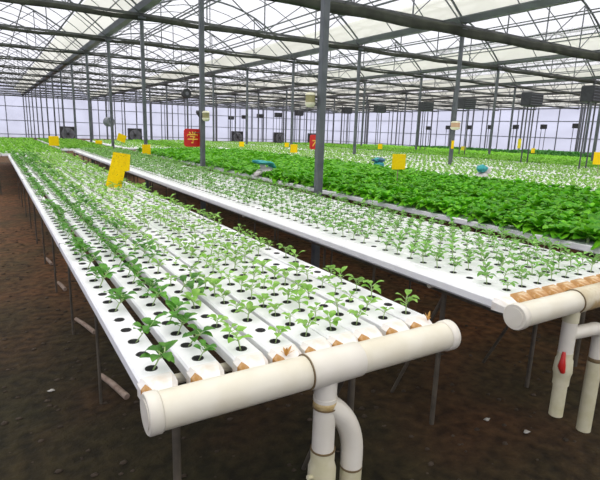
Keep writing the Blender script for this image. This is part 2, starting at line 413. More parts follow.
def lettuce_mb(seed, low=False):
    rnd = random.Random(seed); mb = MB(); nl = 9 if low else 22
    for i in range(nl):
        f = i/nl; az = i*2.4 + rnd.uniform(-.25,.25)
        lift = .25 + 1.0*f; ln = (.14 - .055*f)*rnd.uniform(.85,1.15); wd = (.092 - .03*f)*rnd.uniform(.85,1.2)
        if low: ln *= 1.1; wd *= 1.35
        leaf(mb, (.012*math.cos(az), .012*math.sin(az), .02+.03*f), az, ln, wd, lift, rnd.uniform(.5,1.3), 2 if low else 4, .35, .006 if low else .010, rnd, 0)
    if not low: mb.tube([(0,0,-.02),(0,0,.05)], [.008,.012], 6, mi=1)
    return mb
LV = [lettuce_mb(i) for i in range(7)]; LL = [lettuce_mb(50+i, True) for i in range(7)]
LME = [m.mesh('lettuce', [M['lettuce'], M['stem']]) for m in LV]

# ------------------------------------------------------------------ grow channels
PITCH, HR = .1125, .0205
def channel_mb(w_, n_holes, first, y0, y1, plain=False, h=.052):
    """channel seen from above: chamfered box with round planting holes; y measured from 0"""
    q = MB(); c = .007; hw = w_/2
    sec = [(-hw+.010,-h), (-hw,-h+.012), (-hw,-c), (-hw+c,0)]; sec2 = [(-a,b) for a, b in reversed(sec)]
    full = sec + sec2
    vs = [(a,y0,b) for a, b in full] + [(a,y1,b) for a, b in full]; m_ = len(full); fs = []
    for i in range(m_):
        if i == 3 and not plain: continue                    # the top, built with its holes below
        j = (i+1) % m_; fs.append((i, i+m_, j+m_, j))
    fs += [tuple(range(m_)), tuple(range(2*m_-1, m_-1, -1))]; q.add(vs, fs)
    if plain: return q
    tw = hw-c; ya = y0
    for k in range(n_holes):
        yc = first + k*PITCH; a, b = yc-PITCH/2, yc+PITCH/2
        if ya < a-1e-6 and k == 0: q.add([(-tw,ya,0),(tw,ya,0),(tw,a,0),(-tw,a,0)], [(0,1,2,3)])
        outer = []
        for s0, s1 in (((tw,b),(-tw,b)), ((-tw,b),(-tw,a)), ((-tw,a),(tw,a)), ((tw,a),(tw,b))):
            for i in range(4): outer.append((s0[0]+(s1[0]-s0[0])*i/4, s0[1]+(s1[1]-s0[1])*i/4, 0))
        inn = [(HR*math.cos(PI/4+i*PI/8), yc+HR*math.sin(PI/4+i*PI/8), 0) for i in range(16)]
        low = [(x, yy, -.008) for x, yy, _ in inn]
        q.add(outer+inn+low, [(i,(i+1)%16,16+(i+1)%16,16+i) for i in range(16)] + [(16+i,16+(i+1)%16,32+(i+1)%16,32+i) for i in range(16)])
        ya = b
    q.add([(-tw,ya,0),(tw,ya,0),(tw,y1,0),(-tw,y1,0)], [(0,1,2,3)])
    return q
def endcap_mb(w_, h=.052, stain=True):
    """faceted nose sloping down to the header pipe"""
    q = MB(); hw = w_/2+.003
    A = [(-hw,-h),(-hw,-.012),(-hw+.012,.004),(hw-.012,.004),(hw,-.012),(hw,-h)]
    B = [(-hw*.97,-h),(-hw*.97,-.016),(-hw*.66,.002),(hw*.66,.002),(hw*.97,-.016),(hw*.97,-h)]
    C_ = [(-hw*.58,-h-.004),(-hw*.55,-.036),(-hw*.34,-.020),(hw*.34,-.020),(hw*.55,-.036),(hw*.58,-h-.004)]
    vs = [(a,.003,b) for a, b in A]+[(a,-.030,b) for a, b in B]+[(a,-.098,b) for a, b in C_]
    for r in range(2):
        for i in range(6):
            j = (i+1) % 6; q.add([vs[r*6+i], vs[r*6+j], vs[r*6+6+j], vs[r*6+6+i]], [(0,1,2,3)], False, 1 if (r == 1 and i == 0) else 0)
    if stain: q.add([(-hw*.975,-.030,-.034), (-hw*.972,-.033,-.014), (-hw*.74,-.0335,.0005), (-hw*.55,-.062,-.004), (-hw*.50,-.090,-.020), (-hw*.585,-.0985,-.040)], [(0,1,2,3,4,5)], False, 1)
    q.add(vs, [tuple(range(5,-1,-1)), tuple(range(12,18))]); return q

CH1 = [(.366,.108), (.516,.108), (.672,.108), (.802,.110), (.930,.110), (1.047,.112), (1.165,.112), (1.303,.112), (1.430,.112)]
Y1A, Y1B = 1.378, 12.8; NH1 = 100
plants = []            # (x, y, kind, bed, channel, hole, has plant)
pos1 = ['leftmost','second','third','fourth','fifth','sixth','seventh','eighth','rightmost']
cache = {}
rs = random.Random(3)
for i, (x, w_) in enumerate(CH1):
    key = w_
    if key not in cache: cache[key] = (channel_mb(w_, NH1, .057, 0, Y1B-Y1A).mesh('grow_channel', M['channel']), endcap_mb(w_).mesh('end_cap', [M['cap_clean'], M['stain']]))
    me, cme = cache[key]
    o = link('grow_channel', me, None, (x, Y1A, ZT))
    tag(o, 'long white planting channel, %s of nine in the near bed' % pos1[i] if i else 'long white planting channel on the open left edge of the near bed', 'grow channel', 'white channels of the near bed')
    link('end_cap', cme, o)
    for yj in (1.95, 5.95, 9.95):                             # lap joint between two channel lengths
        j = MB(); j.box(-w_/2-.0015, w_/2+.0015, yj, yj+.004, -.045, .0012); j.build('joint', M['gutter'], o)
    for k in range(NH1):
        yy = Y1A+.057+k*PITCH
        pr = (.80 if i < 2 else .86); kind = 'A' if i < 2 or (i == 2 and rs.random() < .5) else 'B'
        if i == 0 and k in (1,3,4): pr = 0.25
        plants.append((x, yy, kind, 1, i, k, rs.random() < pr))
NB2 = 10; W2 = .1255; X2 = 1.985
Y2A, Y2B = 1.385, 15.0; NH2 = 120
ch2 = []
cm0 = channel_mb(.115, 0, 0, 0, Y2B-Y2A, True).mesh('grow_channel', M['channel'])
cm1 = channel_mb(.124, NH2, .060, 0, Y2B-Y2A).mesh('grow_channel', M['channel'])
e0 = endcap_mb(.115, stain=False).mesh('end_cap', [M['cap_clean'], M['cap_clean']]); e1 = endcap_mb(.118).mesh('end_cap', [M['cap_dirty'], M['stain']])
for i in range(NB2):
    x = X2 + (.0 if i == 0 else .122 + (i-1)*W2)
    o = link('grow_channel', cm1 if i else cm0, None, (x, Y2A, ZT))
    lab = 'plain white edge channel without planting holes on the aisle side of the second bed' if i == 0 else \
        'long white channel of the second bed, %s planted one from the aisle' % ordn(i)
    tag(o, lab, 'grow channel', 'white channels of the second bed')
    c = link('end_cap', e1 if i else e0, o)
    if i: c['label'] = 'brown stained end cap'
    if i:
        for k in range(NH2): plants.append((x, Y2A+.060+k*PITCH, 'C', 2, i, k, rs.random() < .93))

# individual seedlings: the 300 that show largest, the rest as one mass per bed
cand = []
for p in plants:
    if not p[6]: continue
    d = seen((p[0], p[1], ZT+.03), 0)
    if d: cand.append((d * (1.12 if p[3] == 2 else 1.0), p))
cand.sort(key=lambda a: a[0]); solo = set((p[3], p[4], p[5]) for _, p in cand[:300])
chan1 = ['leftmost','second','third','fourth','fifth','sixth','seventh','eighth','ninth']
masses = {}; cupmass = {1: MB(), 2: MB()}
for (x, y, kind, bed, i, k, has) in plants:
    rz = rs.uniform(-.5,.5) if kind == 'A' else rs.uniform(0, 6.28)
    sc = rs.uniform(.8,1.25)
    if bed == 1 and y > 3: sc *= 1 + .06*(y-3)
    sc *= 1.12 if kind == 'A' else 1.08
    if bed == 2 and y > 4: sc *= 1 + .035*(y-4)
    zc = ZT
    if has and (bed, i, k) in solo:
        me = rs.choice(SME[kind])
        if bed == 1:
            lab = "%s green seedling in the near bed's %s channel, %s hole from the header pipe" % ('leafy' if kind == 'A' else 'small', chan1[i], ordn(k+1))
        else:
            lab = "green seedling in the second bed's %s planted row, %s hole from its header pipe" % (ordn(i), ordn(k+1))
        t = thing('seedling', lab, 'seedling', (x, y, zc), 'seedlings in the near bed' if bed == 1 else 'seedlings in the second bed')
        l = link('leaves', me, t, (0,0,0), rz); l.scale = (sc, sc, sc)
        link('net_cup', cup_me, t)
    else:
        cupmass[bed].ext(CUPL, Matrix.Translation((x, y, zc)))
        if has:
            mm = masses.setdefault((bed, kind), MB())
            mm.ext(rs.choice(SL[kind]), Matrix.Translation((x, y, zc)) @ Matrix.Rotation(rz, 4, 'Z') @ Matrix.Scale(sc*1.05, 4))
for (bed, kind), mm in masses.items():
    o = mm.build('seedlings', LM[kind])
    tag(o, {(1,'A'): 'mass of leafy seedlings farther down the left channels of the near bed', (1,'B'): 'mass of small pale seedlings farther down the near bed',
            (2,'C'): 'mass of young seedlings farther down the second bed'}[(bed,kind)], 'seedlings', None, 'stuff')
for bed in (1, 2):
    o = cupmass[bed].build('net_cups', M['cup'])
    tag(o, 'black net cups sunk in the white channels of the %s bed' % ('near' if bed == 1 else 'second'), 'net cups', None, 'stuff')

# ------------------------------------------------------------------ bed frames and header pipes
HY, HZ, HRAD = 1.225, .742, .054
def header(x0, x1, coup, dirty, label):
    t = thing('header_pipe', label, 'drain pipe', (x0, HY, HZ), 'white header pipes')
    L_ = x1-x0; m1, m2 = (M['pipe'], M['pipe']) if not dirty else (M['pipe_old'], M['pipe_dirty'])
    q = MB(); q.tube([(0.02,0,0),(coup[0],0,0)], HRAD, 28); q.build('pipe', M['pipe'], t)
    q = MB(); q.tube([(coup[1],0,0),(L_-.02,0,0)], HRAD, 28); q.build('pipe', m2, t)
    q = MB(); q.tube([(coup[0]-.005,0,0),(coup[0],0,0),(coup[1],0,0),(coup[1]+.004,0,0)], [HRAD+.001,HRAD+.005,HRAD+.005,HRAD+.001], 28); q.build('coupling', m2 if dirty else M['pipe_white'], t)
    q = MB(); q.tube([(coup[0]-.009,0,0),(coup[0]-.005,0,0)], HRAD+.0055, 28); q.build('glue_ring', M['ring'], t)
    for s_, xe in ((1, 0.), (-1, L_)):
        q = MB()
        xs = [xe+s_*v for v in (.0, .0, .004, .034, .038)]; rr = [HRAD-.012, HRAD+.001, HRAD+.005, HRAD+.005, HRAD]
        pts = [(xs[1],0,0),(xs[2],0,0),(xs[3],0,0),(xs[4],0,0)]; q.tube(pts, rr[1:], 28)
        q.tube([(xe-s_*.002,0,0),(xe+s_*.001,0,0)], HRAD-.012, 24)
        q.tube([(xe+s_*(.0385),0,0),(xe+s_*(.040),0,0)], HRAD+.002, 24)
        q.build('end_cap', M['pipe_white'], t)
    return t
h1 = header(.292, 1.465, (.515,.715), False, 'thick cream header pipe along the front end of the near bed')
def arc(c, r, a0, a1, n_=8): return [(c[0]+r*math.cos(a0+(a1-a0)*i/n_), c[1], c[2]+r*math.sin(a0+(a1-a0)*i/n_)) for i in range(n_+1)]
# near drain: socket, tee with a bend to the right, yellowed lower socket
dx = .882-.292
q = MB(); q.tube([(dx,0,-.035),(dx,0,-.105)], .039, 22); q.tube([(dx,0,-.105),(dx,0,-.118)], .041, 22); q.build('drain_socket', M['pipe_white'], h1)
q = MB(); q.tube([(dx,0,-.114),(dx,0,-.116),(dx,0,-.140),(dx,0,-.142)], [.036,.0405,.0405,.036], 22); q.build('socket_band', M['band'], h1)
q = MB(); q.tube([(dx,0,-.139),(dx,0,-.144)], .0425, 22); q.build('glue_ring', M['ring'], h1)
q = MB(); q.tube([(dx,0,-.125),(dx,0,-.305)], .0385, 24); q.build('drain_pipe', M['pipe_white'], h1)
q = MB()
pts = [(dx+2*t_*(1-t_)*.125+t_*t_*.124, -.006*t_, -(.135*(1-t_)**2+2*t_*(1-t_)*.215+t_*t_*.36)) for t_ in [i/12 for i in range(13)]] + [(dx+.124,-.006,-.41)]
q.tube(pts, .0395, 24); q.build('bend', M['pipe_white'], h1)
q = MB(); q.tube([(dx+.124,-.006,-.405),(dx+.124,-.006,-.413)], .0405, 22); q.build('glue_ring', M['ring'], h1)
q = MB(); q.tube([(dx+.124,-.006,-.41),(dx+.124,-.006,-.93)], .039, 20); q.build('down_pipe', M['pipe_old'], h1)
q = MB(); q.tube([(dx,0,-.300),(dx,0,-.305)], .0435, 22); q.build('glue_ring', M['ring'], h1)
q = MB(); q.tube([(dx,0,-.305),(dx,0,-.35),(dx,0,-.375),(dx,0,-.45),(dx,0,-.48),(dx,0,-.93)], [.042,.042,.049,.049,.044,.042], 22)
q.tube([(dx-.03,-.01,-.395),(dx-.066,-.012,-.385)], .008, 8); q.build('lower_socket', M['pipe_old'], h1)

h2 = header(1.865, 4.2, (.46,.76), True, 'thick cream header pipe along the front end of the second bed, browned at the right')
ex = 2.315-1.865
q = MB(); q.tube([(ex,0,-.03),(ex,0,-.10)], .038, 20); q.build('drain_socket', M['pipe_old'], h2)
q = MB(); q.tube([(ex,0,-.09),(ex,0,-.30)], .0345, 20); q.tube([(ex,0,-.165),(ex+.25,0,-.185)], .033, 18); q.build('tee', M['pipe_white'], h2)
q = MB(); q.tube([(ex+.22,0,-.182)] + [(ex+.24+.06*math.sin(a),0,-.245+.06*math.cos(a)) for a in [PI/2*i/8 for i in range(0,9)]] + [(ex+.30,0,-.36)], .034, 18); q.build('bend', M['pipe_white'], h2)
q = MB(); q.tube([(ex+.30,0,-.355),(ex+.30,0,-.36),(ex+.30,0,-.375),(ex+.30,0,-.38)], [.034,.037,.037,.034], 18); q.build('glue_ring', M['ring'], h2)
q = MB(); q.tube([(ex+.30,0,-.37),(ex+.30,0,-.78)], .036, 18); q.build('down_pipe', M['pipe_old'], h2)
q = MB(); q.tube([(ex,0,-.26),(ex,0,-.29),(ex,0,-.30),(ex,0,-.36),(ex,0,-.375),(ex,0,-.40),(ex,0,-.43)], [.036,.036,.041,.045,.041,.038,.038], 20); q.build('valve_body', M['pipe_old'], h2)
q = MB(); q.tube([(ex-.030,-.01,-.25),(ex-.042,-.016,-.285),(ex-.044,-.016,-.32),(ex-.034,-.02,-.352)], [.008,.012,.018,.012], 10); v = q.build('valve_handle', M['redplas'], h2); v['label'] = 'red valve handle'
q = MB(); q.tube([(ex,0,-.43),(ex,0,-.60)], .033, 20); q.build('down_pipe', M['pipe_old'], h2)

def bed_frame(x0, x1, y0, y1, legs_x, ys, label, brace=True):
    t = thing('bed_frame', label, 'bed frame', ((x0+x1)/2, (y0+y1)/2, FL), 'steel frames under the beds')
    cx, cy = (x0+x1)/2, (y0+y1)/2; zt = ZT-.052-FL
    for x in legs_x:
        q = MB(); q.bar((x-cx, y0-cy, zt-.065), (x-cx, y1-cy, zt-.065), .03, .04); q.build('side_rail', M['legm'], t)
    for k, y in enumerate(ys):
        q = MB(); q.tube([(x0+.06-cx, y-cy, zt-.022), (x1-.06-cx, y-cy, zt-.022)], .017, 8); q.build('crossbar', M['pipe'] if k % 2 == 0 else M['legm'], t)
        for x in (legs_x if not (x0 < 1 and k == 1) else legs_x[:1]):
            q = MB(); q.tube([(x-cx, y-cy, 0), (x-cx, y-cy, zt-.04)], .0145 if k == 0 else .009, 8); q.build('leg', M['legm'], t)
    if brace:
        y = ys[0]
        for x in (legs_x if x0 > 1 else legs_x[1:]):
            q = MB(); q.tube([(x-cx, y-cy, zt-.10), (x+.04-cx, y+.40-cy, .0)], .011, 8); q.build('brace', M['legm'], t)
    return t
bed_frame(.31, 1.49, 1.40, 12.75, (.45, 1.19), [1.47]+[3.0+1.2*k for k in range(9)], 'weathered steel frame on legs carrying the near bed')
bed_frame(1.93, 3.17, 1.42, 14.9, (2.12, 3.05), [1.84+1.2*k for k in range(11)], 'weathered steel frame on legs carrying the second bed')

# ------------------------------------------------------------------ lettuce bed and beds beyond
def slab_bed(x0, x1, y0, y1, label, group, nch):
    """a far bed: flat white channels side by side on a steel frame"""
    t = thing('far_bed', label, 'growing bed', ((x0+x1)/2, (y0+y1)/2, FL), group)
    cx, cy = (x0+x1)/2, (y0+y1)/2; w_ = (x1-x0)/nch
    for i in range(nch):
        q = MB(); q.bevbox(x0+i*w_+.005-cx, x0+(i+1)*w_-.005-cx, y0-cy, y1-cy, ZT-.05-FL, ZT-FL, .006); q.build('grow_channel', M['channel'], t)
    y = y0+.5
    while y < y1:
        q = MB()
        q.tube([(x0+.03-cx, y-cy, ZT-.068-FL), (x1-.03-cx, y-cy, ZT-.068-FL)], .016, 6)
        q.tube([(x0+.12-cx, y-cy, 0), (x0+.12-cx, y-cy, ZT-.07-FL)], .016, 6); q.tube([(x1-.12-cx, y-cy, 0), (x1-.12-cx, y-cy, ZT-.07-FL)], .016, 6)
        q.build('trestle', M['legm'], t); y += 2.4
    return t
slab_bed(3.56, 5.22, 1.36, 15.0, 'white bed full of dark green lettuce beside the second bed', 'beds beyond the second bed', 12)
slab_bed(5.26, 6.92, 1.36, 15.0, 'white bed full of lettuce, second behind the nearest grey columns', 'beds beyond the second bed', 12)
heads = []; rl = random.Random(11)
rows = [3.66 + .2*i for i in range(16)]; y = 1.5
for r, x in enumerate(rows):
    for k in range(67):
        yy = 1.5 + k*.2 + (.1 if r % 2 else 0)
        heads.append((x+rl.uniform(-.02,.02), yy+rl.uniform(-.02,.02), r))
hv = sorted((seen((h[0],h[1],ZT+.1), 0) or 99, j) for j, h in enumerate(heads))
pick = set(j for d, j in hv[:300] if d < 90)
byrow = {}
for j in pick: byrow.setdefault(heads[j][2], []).append(j)
rank = {}
for r, js in byrow.items():
    for n_, j in enumerate(sorted(js, key=lambda j: heads[j][1])): rank[j] = n_+1
mass = MB()
for j, (x, y, r) in enumerate(heads):
    sc = rl.uniform(.92,1.18); rz = rl.uniform(0,6.28); zc = ZT
    if j in pick:
        o = link('lettuce', rl.choice(LME), None, (x,y,zc), rz); o.scale = (sc,sc,sc*rl.uniform(.9,1.1))
        rr = '%s row from the aisle' % ordn(r+1)
        tag(o, 'green lettuce head in the %s, %s visible from the right' % (rr, ordn(rank[j])), 'lettuce', 'lettuce heads in the dark green bed')
    elif y < 3 and not seen((x,y,zc+.1), .25): continue
    else: mass.ext(rl.choice(LL), Matrix.Translation((x,y,zc)) @ Matrix.Rotation(rz,4,'Z') @ Matrix.Scale(sc*1.08,4))
tag(mass.build('lettuces', [M['lettuce'], M['stem']]), 'mass of dark green lettuce farther back in the lettuce beds', 'lettuces', None, 'stuff')

def clump_mb(seed, h, r):
    rnd = random.Random(seed); q = MB()
    for i in range(6):
        az = i*2.4+rnd.uniform(-.4,.4)
        leaf(q, (0,0,.005), az, r*rnd.uniform(1.1,1.6), r*rnd.uniform(.55,.9), rnd.uniform(.7,1.3)*(h/r if h < r else 1), rnd.uniform(.4,1.0), 2, .3, .004, rnd)
    return q
def carpet(name_label, x0, x1, y0, y1, step, h, r, m_, keep=1.0, cat='seedlings'):
    cl = [clump_mb(900+i, h, r) for i in range(6)]; q = MB(); rn = random.Random(int(x0*10+y0))
    nx = max(1, int((x1-x0)/step)); ny = max(1, int((y1-y0)/step))
    for i in range(nx):
        for k in range(ny):
            if rn.random() > keep: continue
            x = x0+(i+.5)*(x1-x0)/nx+rn.uniform(-.2,.2)*step; y = y0+(k+.5)*(y1-y0)/ny+rn.uniform(-.2,.2)*step
            if not seen((x,y,ZT+.05), .12): continue
            q.ext(rn.choice(cl), Matrix.Translation((x,y,ZT)) @ Matrix.Rotation(rn.uniform(0,6.28),4,'Z') @ Matrix.Scale(rn.uniform(.75,1.25),4))
    return tag(q.build('young_plants', m_), name_label, cat, None, 'stuff')
GB = 'beds beyond the second bed'
far = [ # x0, x1, y0, y1, plants, label words
 (7.2, 9.86, 3.2, 26, 'seed', 'white bed of pale seedlings behind the lettuce'),
 (10.1, 13.1, 4.5, 25, 'seed', 'white bed of pale seedlings just behind the second column row'),
 (13.5, 16.3, 6.0, 24, 'light', 'bed of light green young plants left of the third column row'),
 (16.9, 19.8, 8.0, 23, 'light', 'bed of light green plants right of the third column row'),
 (20.2, 22.9, 10, 21, 'dark', 'farthest bed on the right full of dark green plants'),
 (23.5, 26.2, 11, 17, 'dark', 'farthest bed at the right edge full of dark green plants'),
 (.0, 1.5, 13.1, 24, 'light', 'far bed of bright green plants behind the near bed'),
 (1.7, 3.15, 15.6, 24, 'light', 'far bed of bright green plants behind the second bed'),
 (3.6, 5.2, 16.6, 24, 'seed', 'far white bed of seedlings behind the lettuce'),
 (5.3, 6.95, 16.6, 24, 'light', 'far bed of bright green plants behind the lettuce')]
for x0, x1, y0, y1, kind, words in far:
    slab_bed(x0, x1, y0, y1, words, GB, max(6, int((x1-x0)/.17)))
    if kind == 'seed': carpet('rows of pale green seedlings on the ' + words, x0+.12, x1, y0+.1, y1, .155, .08, .05, M['leafB'], .95)
    elif kind == 'light': carpet('carpet of light green leaves on the ' + words, x0, x1, y0+.1, y1, .14, .09, .075, M['far_light'])
    else: carpet('carpet of dark green leaves on the ' + words, x0, x1, y0+.1, y1, .17, .12, .11, M['far_dark'])

# ------------------------------------------------------------------ yellow sticky cards
def card(loc, w_, h_, label, rz=0, tilt=0, stake=True, mt='yellow', base=ZT):
    t = thing('sticky_trap', label, 'sticky trap', loc, 'yellow sticky traps', rz)
    q = MB(); q.bevbox(-w_/2, w_/2, -.004, .004, -h_/2, h_/2, .002); c = q.build('card', M[mt], t); c.rotation_euler = (0, tilt, 0)
    if stake:
        q = MB(); q.tube([(0,.010,h_*.35), (0,.010,base-loc[2])], .006, 6); q.build('stake', M['stick'], t)
    return t
t = thing('sticky_trap', 'large bent yellow sticky trap leaning over the near bed', 'sticky trap', (1.235, 6.15, ZT-.012), 'yellow sticky traps')
q = MB()
P = [(-.125,.02),(.055,.0),(.105,.20),(.16,.21),(.175,.40),(-.015,.43)]
o2 = [(x,-.004,z) for x, z in P] + [(x,.004,z) for x, z in P]
q.add(o2, [tuple(range(6)), tuple(range(11,5,-1))] + [(i, 6+i, 6+(i+1)%6, (i+1)%6) for i in range(6)]); q.build('card', M['yellow'], t)
q = MB(); rn = random.Random(5)
for i in range(46):
    z = rn.uniform(.04,.40); xm = -.10+.23*z; x = xm+rn.uniform(.0,.15); s_ = rn.uniform(.0015,.0035)
    q.box(x-s_, x+s_, -.006, -.0041, z-s_, z+s_)
q.build('trapped_insects', M['speck'], t)['kind'] = 'stuff'
q = MB(); q.tube([(.07,.012,.30),(.05,.012,0.0)], .006, 6); q.build('stake', M['stick'], t)
card((4.90,5.30,1.11), .225, .215, 'square yellow sticky trap standing above the lettuce, largest of those in the lettuce', -.15)
card((7.32,12.25,.99), .21, .23, 'yellow sticky trap at the far side of the lettuce beside a column', -.2)
card((3.35,12.853,.90), .21, .25, 'yellow sticky trap wrapped on a column at the left end of the lettuce', 0, 0, False)
card((3.07,14.3,1.14), .24, .20, 'yellow sticky trap left of the column, behind the lettuce end', .2, .35)
card((1.43,14.66,1.02), .25, .25, 'yellow sticky trap at the far left end behind the near bed', .2)
card((3.18,18.36,.85), .22, .18, 'yellow sticky trap between two columns on the far left', 0)
card((8.05,17.3,.92), .20, .18, 'small yellow sticky trap beyond the lettuce right of the red round sign', 0)
card((9.6,16.6,.94), .18, .16, 'small yellow sticky trap far beyond the lettuce left of the big column', 0)
card((13.1,15.3,.98), .22, .2, 'small yellow sticky trap far beyond the lettuce near the middle', 0)
card((19.0,13.3,1.25), .22, .40, 'tall yellow sticky trap on the far right bed', 0, .0, True, 'yellow2')
card((19.4,12.9,.98), .25, .2, 'small yellow sticky trap on the far right bed, low among leaves', 0)
card((16.98,14.5,.98), .3, .16, 'small yellow sticky trap among light green plants at the third column row', 0, 0, True, 'yellow2')
card((9.955,8.853,1.27), .09, .20, 'narrow yellow trap on the left of the second column row', 0, 0, False, 'yellow')
card((11.05,5.77,1.12), .34, .26, 'yellow sticky trap at the right edge of the picture', -.3, 0, True)

# ------------------------------------------------------------------ red signs
XUE = [((-.55,.95,-.38,.66),.17), ((-.05,1.0,.06,.68),.17), ((.52,.98,.28,.66),.17), ((-.85,.52,.85,.52),.16), ((-.85,.56,-.92,.22),.16), ((.85,.56,.78,.24),.16),
       ((-.45,.22,.42,.22),.15), ((.42,.22,.06,-.04),.15), ((.05,.0,.05,-.86),.17), ((.05,-.86,-.22,-.76),.15), ((-.88,-.22,.88,-.22),.16)]
DA = [((-.85,.28,.85,.28),.19), ((.0,.95,-.06,.1),.2), ((-.06,.15,-.8,-.85),.19), ((.02,.2,.82,-.82),.19)]
def sign(loc, sz, ch, label, hang_to, rz=0):
    t = thing('red_sign', label, 'sign', loc, 'red signs', rz)
    q = MB(); r = sz*.16; pts = []
    for cx, cz, a0 in ((sz/2-r, sz/2-r, 0), (-sz/2+r, sz/2-r, PI/2), (-sz/2+r, -sz/2+r, PI), (sz/2-r, -sz/2+r, 1.5*PI)):
        for i in range(6):
            a = a0+PI/2*i/5; pts.append((cx+r*math.cos(a), cz+r*math.sin(a)))
    n_ = len(pts); vs = [(x,-.008,z) for x, z in pts]+[(x,.008,z) for x, z in pts]
    q.add(vs, [tuple(range(n_-1,-1,-1)), tuple(range(n_,2*n_))] + [(i,(i+1)%n_,n_+(i+1)%n_,n_+i) for i in range(n_)]); q.build('plate', M['red'], t)
    q = MB(); u = sz*.34
    for (a, b, c_, d_), th in ch:
        p0 = Vector((a*u, -.011, b*u)); p1 = Vector((c_*u, -.011, d_*u)); q.bar(p0, p1, .006, th*u)
    q.build('character', M['char'], t)
    q = MB(); q.bar(*hang_to, .012); q.build('bracket', M['steel_dk'], t)
    return t
sign((3.20,9.02,1.30), .325, XUE, 'round-cornered red sign with a yellow character fixed beside the second grey column', ((0,.012,.10), (.14,-.10,.10)))
sign((7.06,10.74,1.22), .36, DA, 'red sign with a yellow character standing in the lettuce, half hidden by the big column', ((0,.02,-.1), (0,.02,-.455)))

# ------------------------------------------------------------------ lamps / insect traps on columns
def lamp(loc, r, h, label, a='olive', b='cream', group='round lamps on the columns'):
    t = thing('insect_lamp', label, 'insect lamp', loc, group)
    q = MB(); q.lathe([(.001,h*.62),(r*.7,h*.60),(r,h*.48),(r,h*.42)]); q.build('cap', M[b], t)
    q = MB(); q.lathe([(r*.92,h*.42),(r*.92,-h*.1)]); q.build('screen', M[a], t)
    q = MB(); q.lathe([(r,-h*.1),(r*1.02,-h*.2),(r*.7,-h*.42),(.001,-h*.45)]); q.build('tray', M[b], t)
    q = MB(); q.bar((0,0,h*.3), (0,.0+r*1.25,h*.3), .015); q.build('bracket', M['steel_dk'], t)
    return t
lamp((3.37,8.77,1.68), .068, .17, 'cream and olive insect lamp fixed on the second grey column')
lamp((3.17,4.97,1.83), .060, .155, 'cream and olive insect lamp on the left of the biggest nearest column')
lamp((9.93,8.80,1.72), .12, .20, 'tan and cream round lamp on the nearest column of the second row', 'tan')
t = thing('pole_lamp', 'small dark funnel-shaped lamp on a thin pole beyond the second grey column', 'lamp', (9.6,25.6,FL))
q = MB(); q.lathe([(.30,.0),(.28,.12),(.02,.12)], (0,0,2.22-FL)); q.lathe([(.30,0),(.05,-.36)], (0,0,2.22-FL)); q.build('shade', M['black'], t)
q = MB(); q.tube([(0,0,0),(0,0,2.0-FL)], .04, 8); q.build('pole', M['steel_dk'], t)
t = thing('circulation_fan', 'small dark fan high on a column left of the second grey column', 'fan', (9.85,28.7,3.35), 'fans above the beds')
q = MB(); q.tube([(0,-.15,0),(0,.15,0)], .26, 14); q.build('housing', M['black'], t)
q = MB(); q.tube([(0,-.155,0),(0,-.15,0)], .1, 10); q.build('hub', M['grey'], t)
t = thing('circulation_fan', 'grey round fan hanging in front of the end wall on the left', 'fan', (3.6,18.6,1.57), 'fans above the beds', .4)
q = MB(); q.tube([(0,-.10,0),(0,.12,0)], .16, 16); q.build('housing', M['grey'], t)
q = MB(); q.tube([(0,-.104,0),(0,-.10,0)], .05, 10); q.build('hub', M['black'], t)
q = MB(); q.tube([(0,0,.16),(0,0,2.35)], .008, 6); q.build('hanger', M['wire'], t)

# ------------------------------------------------------------------ row of black fan boxes on twin posts
def fanbox(i, x, y, z):
    t = thing('fan_box', 'black box-shaped fan unit on two thin posts, %s from the right in the row' % ordn(i), 'fan unit', (x, y, FL), 'black fan units in a row')
    zc = z-FL
    q = MB(); q.bevbox(-.30,.30,-.16,.16,zc-.19,zc+.19,.02); q.build('housing', M['black'], t)
    q = MB()
    for k in range(5): q.box(-.27,.27,-.172,-.158,zc-.15+k*.07,zc-.14+k*.07)
    q.build('louvre', M['grey'], t)
    q = MB(); q.box(.30,.345,-.12,.12,zc-.13,zc+.13); q.build('motor_cover', M['black'], t)
    for s_ in (-1,1):
        q = MB(); q.tube([(s_*.15,0,0),(s_*.15,0,zc-.18)], .02, 8); q.build('post', M['steel_dk'], t)
for i, (x, y, z) in enumerate(((12.47,6.9,2.57),(13.32,9.1,2.57),(14.88,12.76,2.64),(16.42,16.3,2.69),(17.57,20.75,2.72),(19.19,25.8,2.8),(19.9,32.7,2.75),(21.5,38.8,2.73),(22.5,44.2,2.72),(23.4,49.6,2.69),(24.3,55.2,2.65))): fanbox(i+1, x, y, z)
def exfan(i, x, y, s_):
    t = thing('exhaust_fan', 'dark square exhaust fan before the end wall, %s from the left' % ordn(i), 'exhaust fan', (x, y, FL), 'exhaust fans along the end wall')
    q = MB(); q.bevbox(-s_/2, s_/2, -.2, .2, .0, s_, .03); q.build('housing', M['black'], t)
    q = MB(); q.tube([(0,-.21,s_/2),(0,-.2,s_/2)], s_*.42, 24); q.build('shroud', M['grey'], t)
    for k in range(6):
        a = k*PI/3; q = MB(); q.bar((0,-.225,s_/2), (s_*.36*math.cos(a),-.225,s_/2+s_*.36*math.sin(a)), .12*s_, .02); q.build('blade', M['steel_dk'], t)
    q = MB(); q.tube([(0,-.26,s_/2),(0,-.2,s_/2)], .09*s_, 12); q.build('hub', M['black'], t)
for i, (x, y) in enumerate(((6.3,52),(12.7,53),(19.0,54),(25.0,55),(31.2,56),(36.9,57))): exfan(i+1, x, y, 1.35)
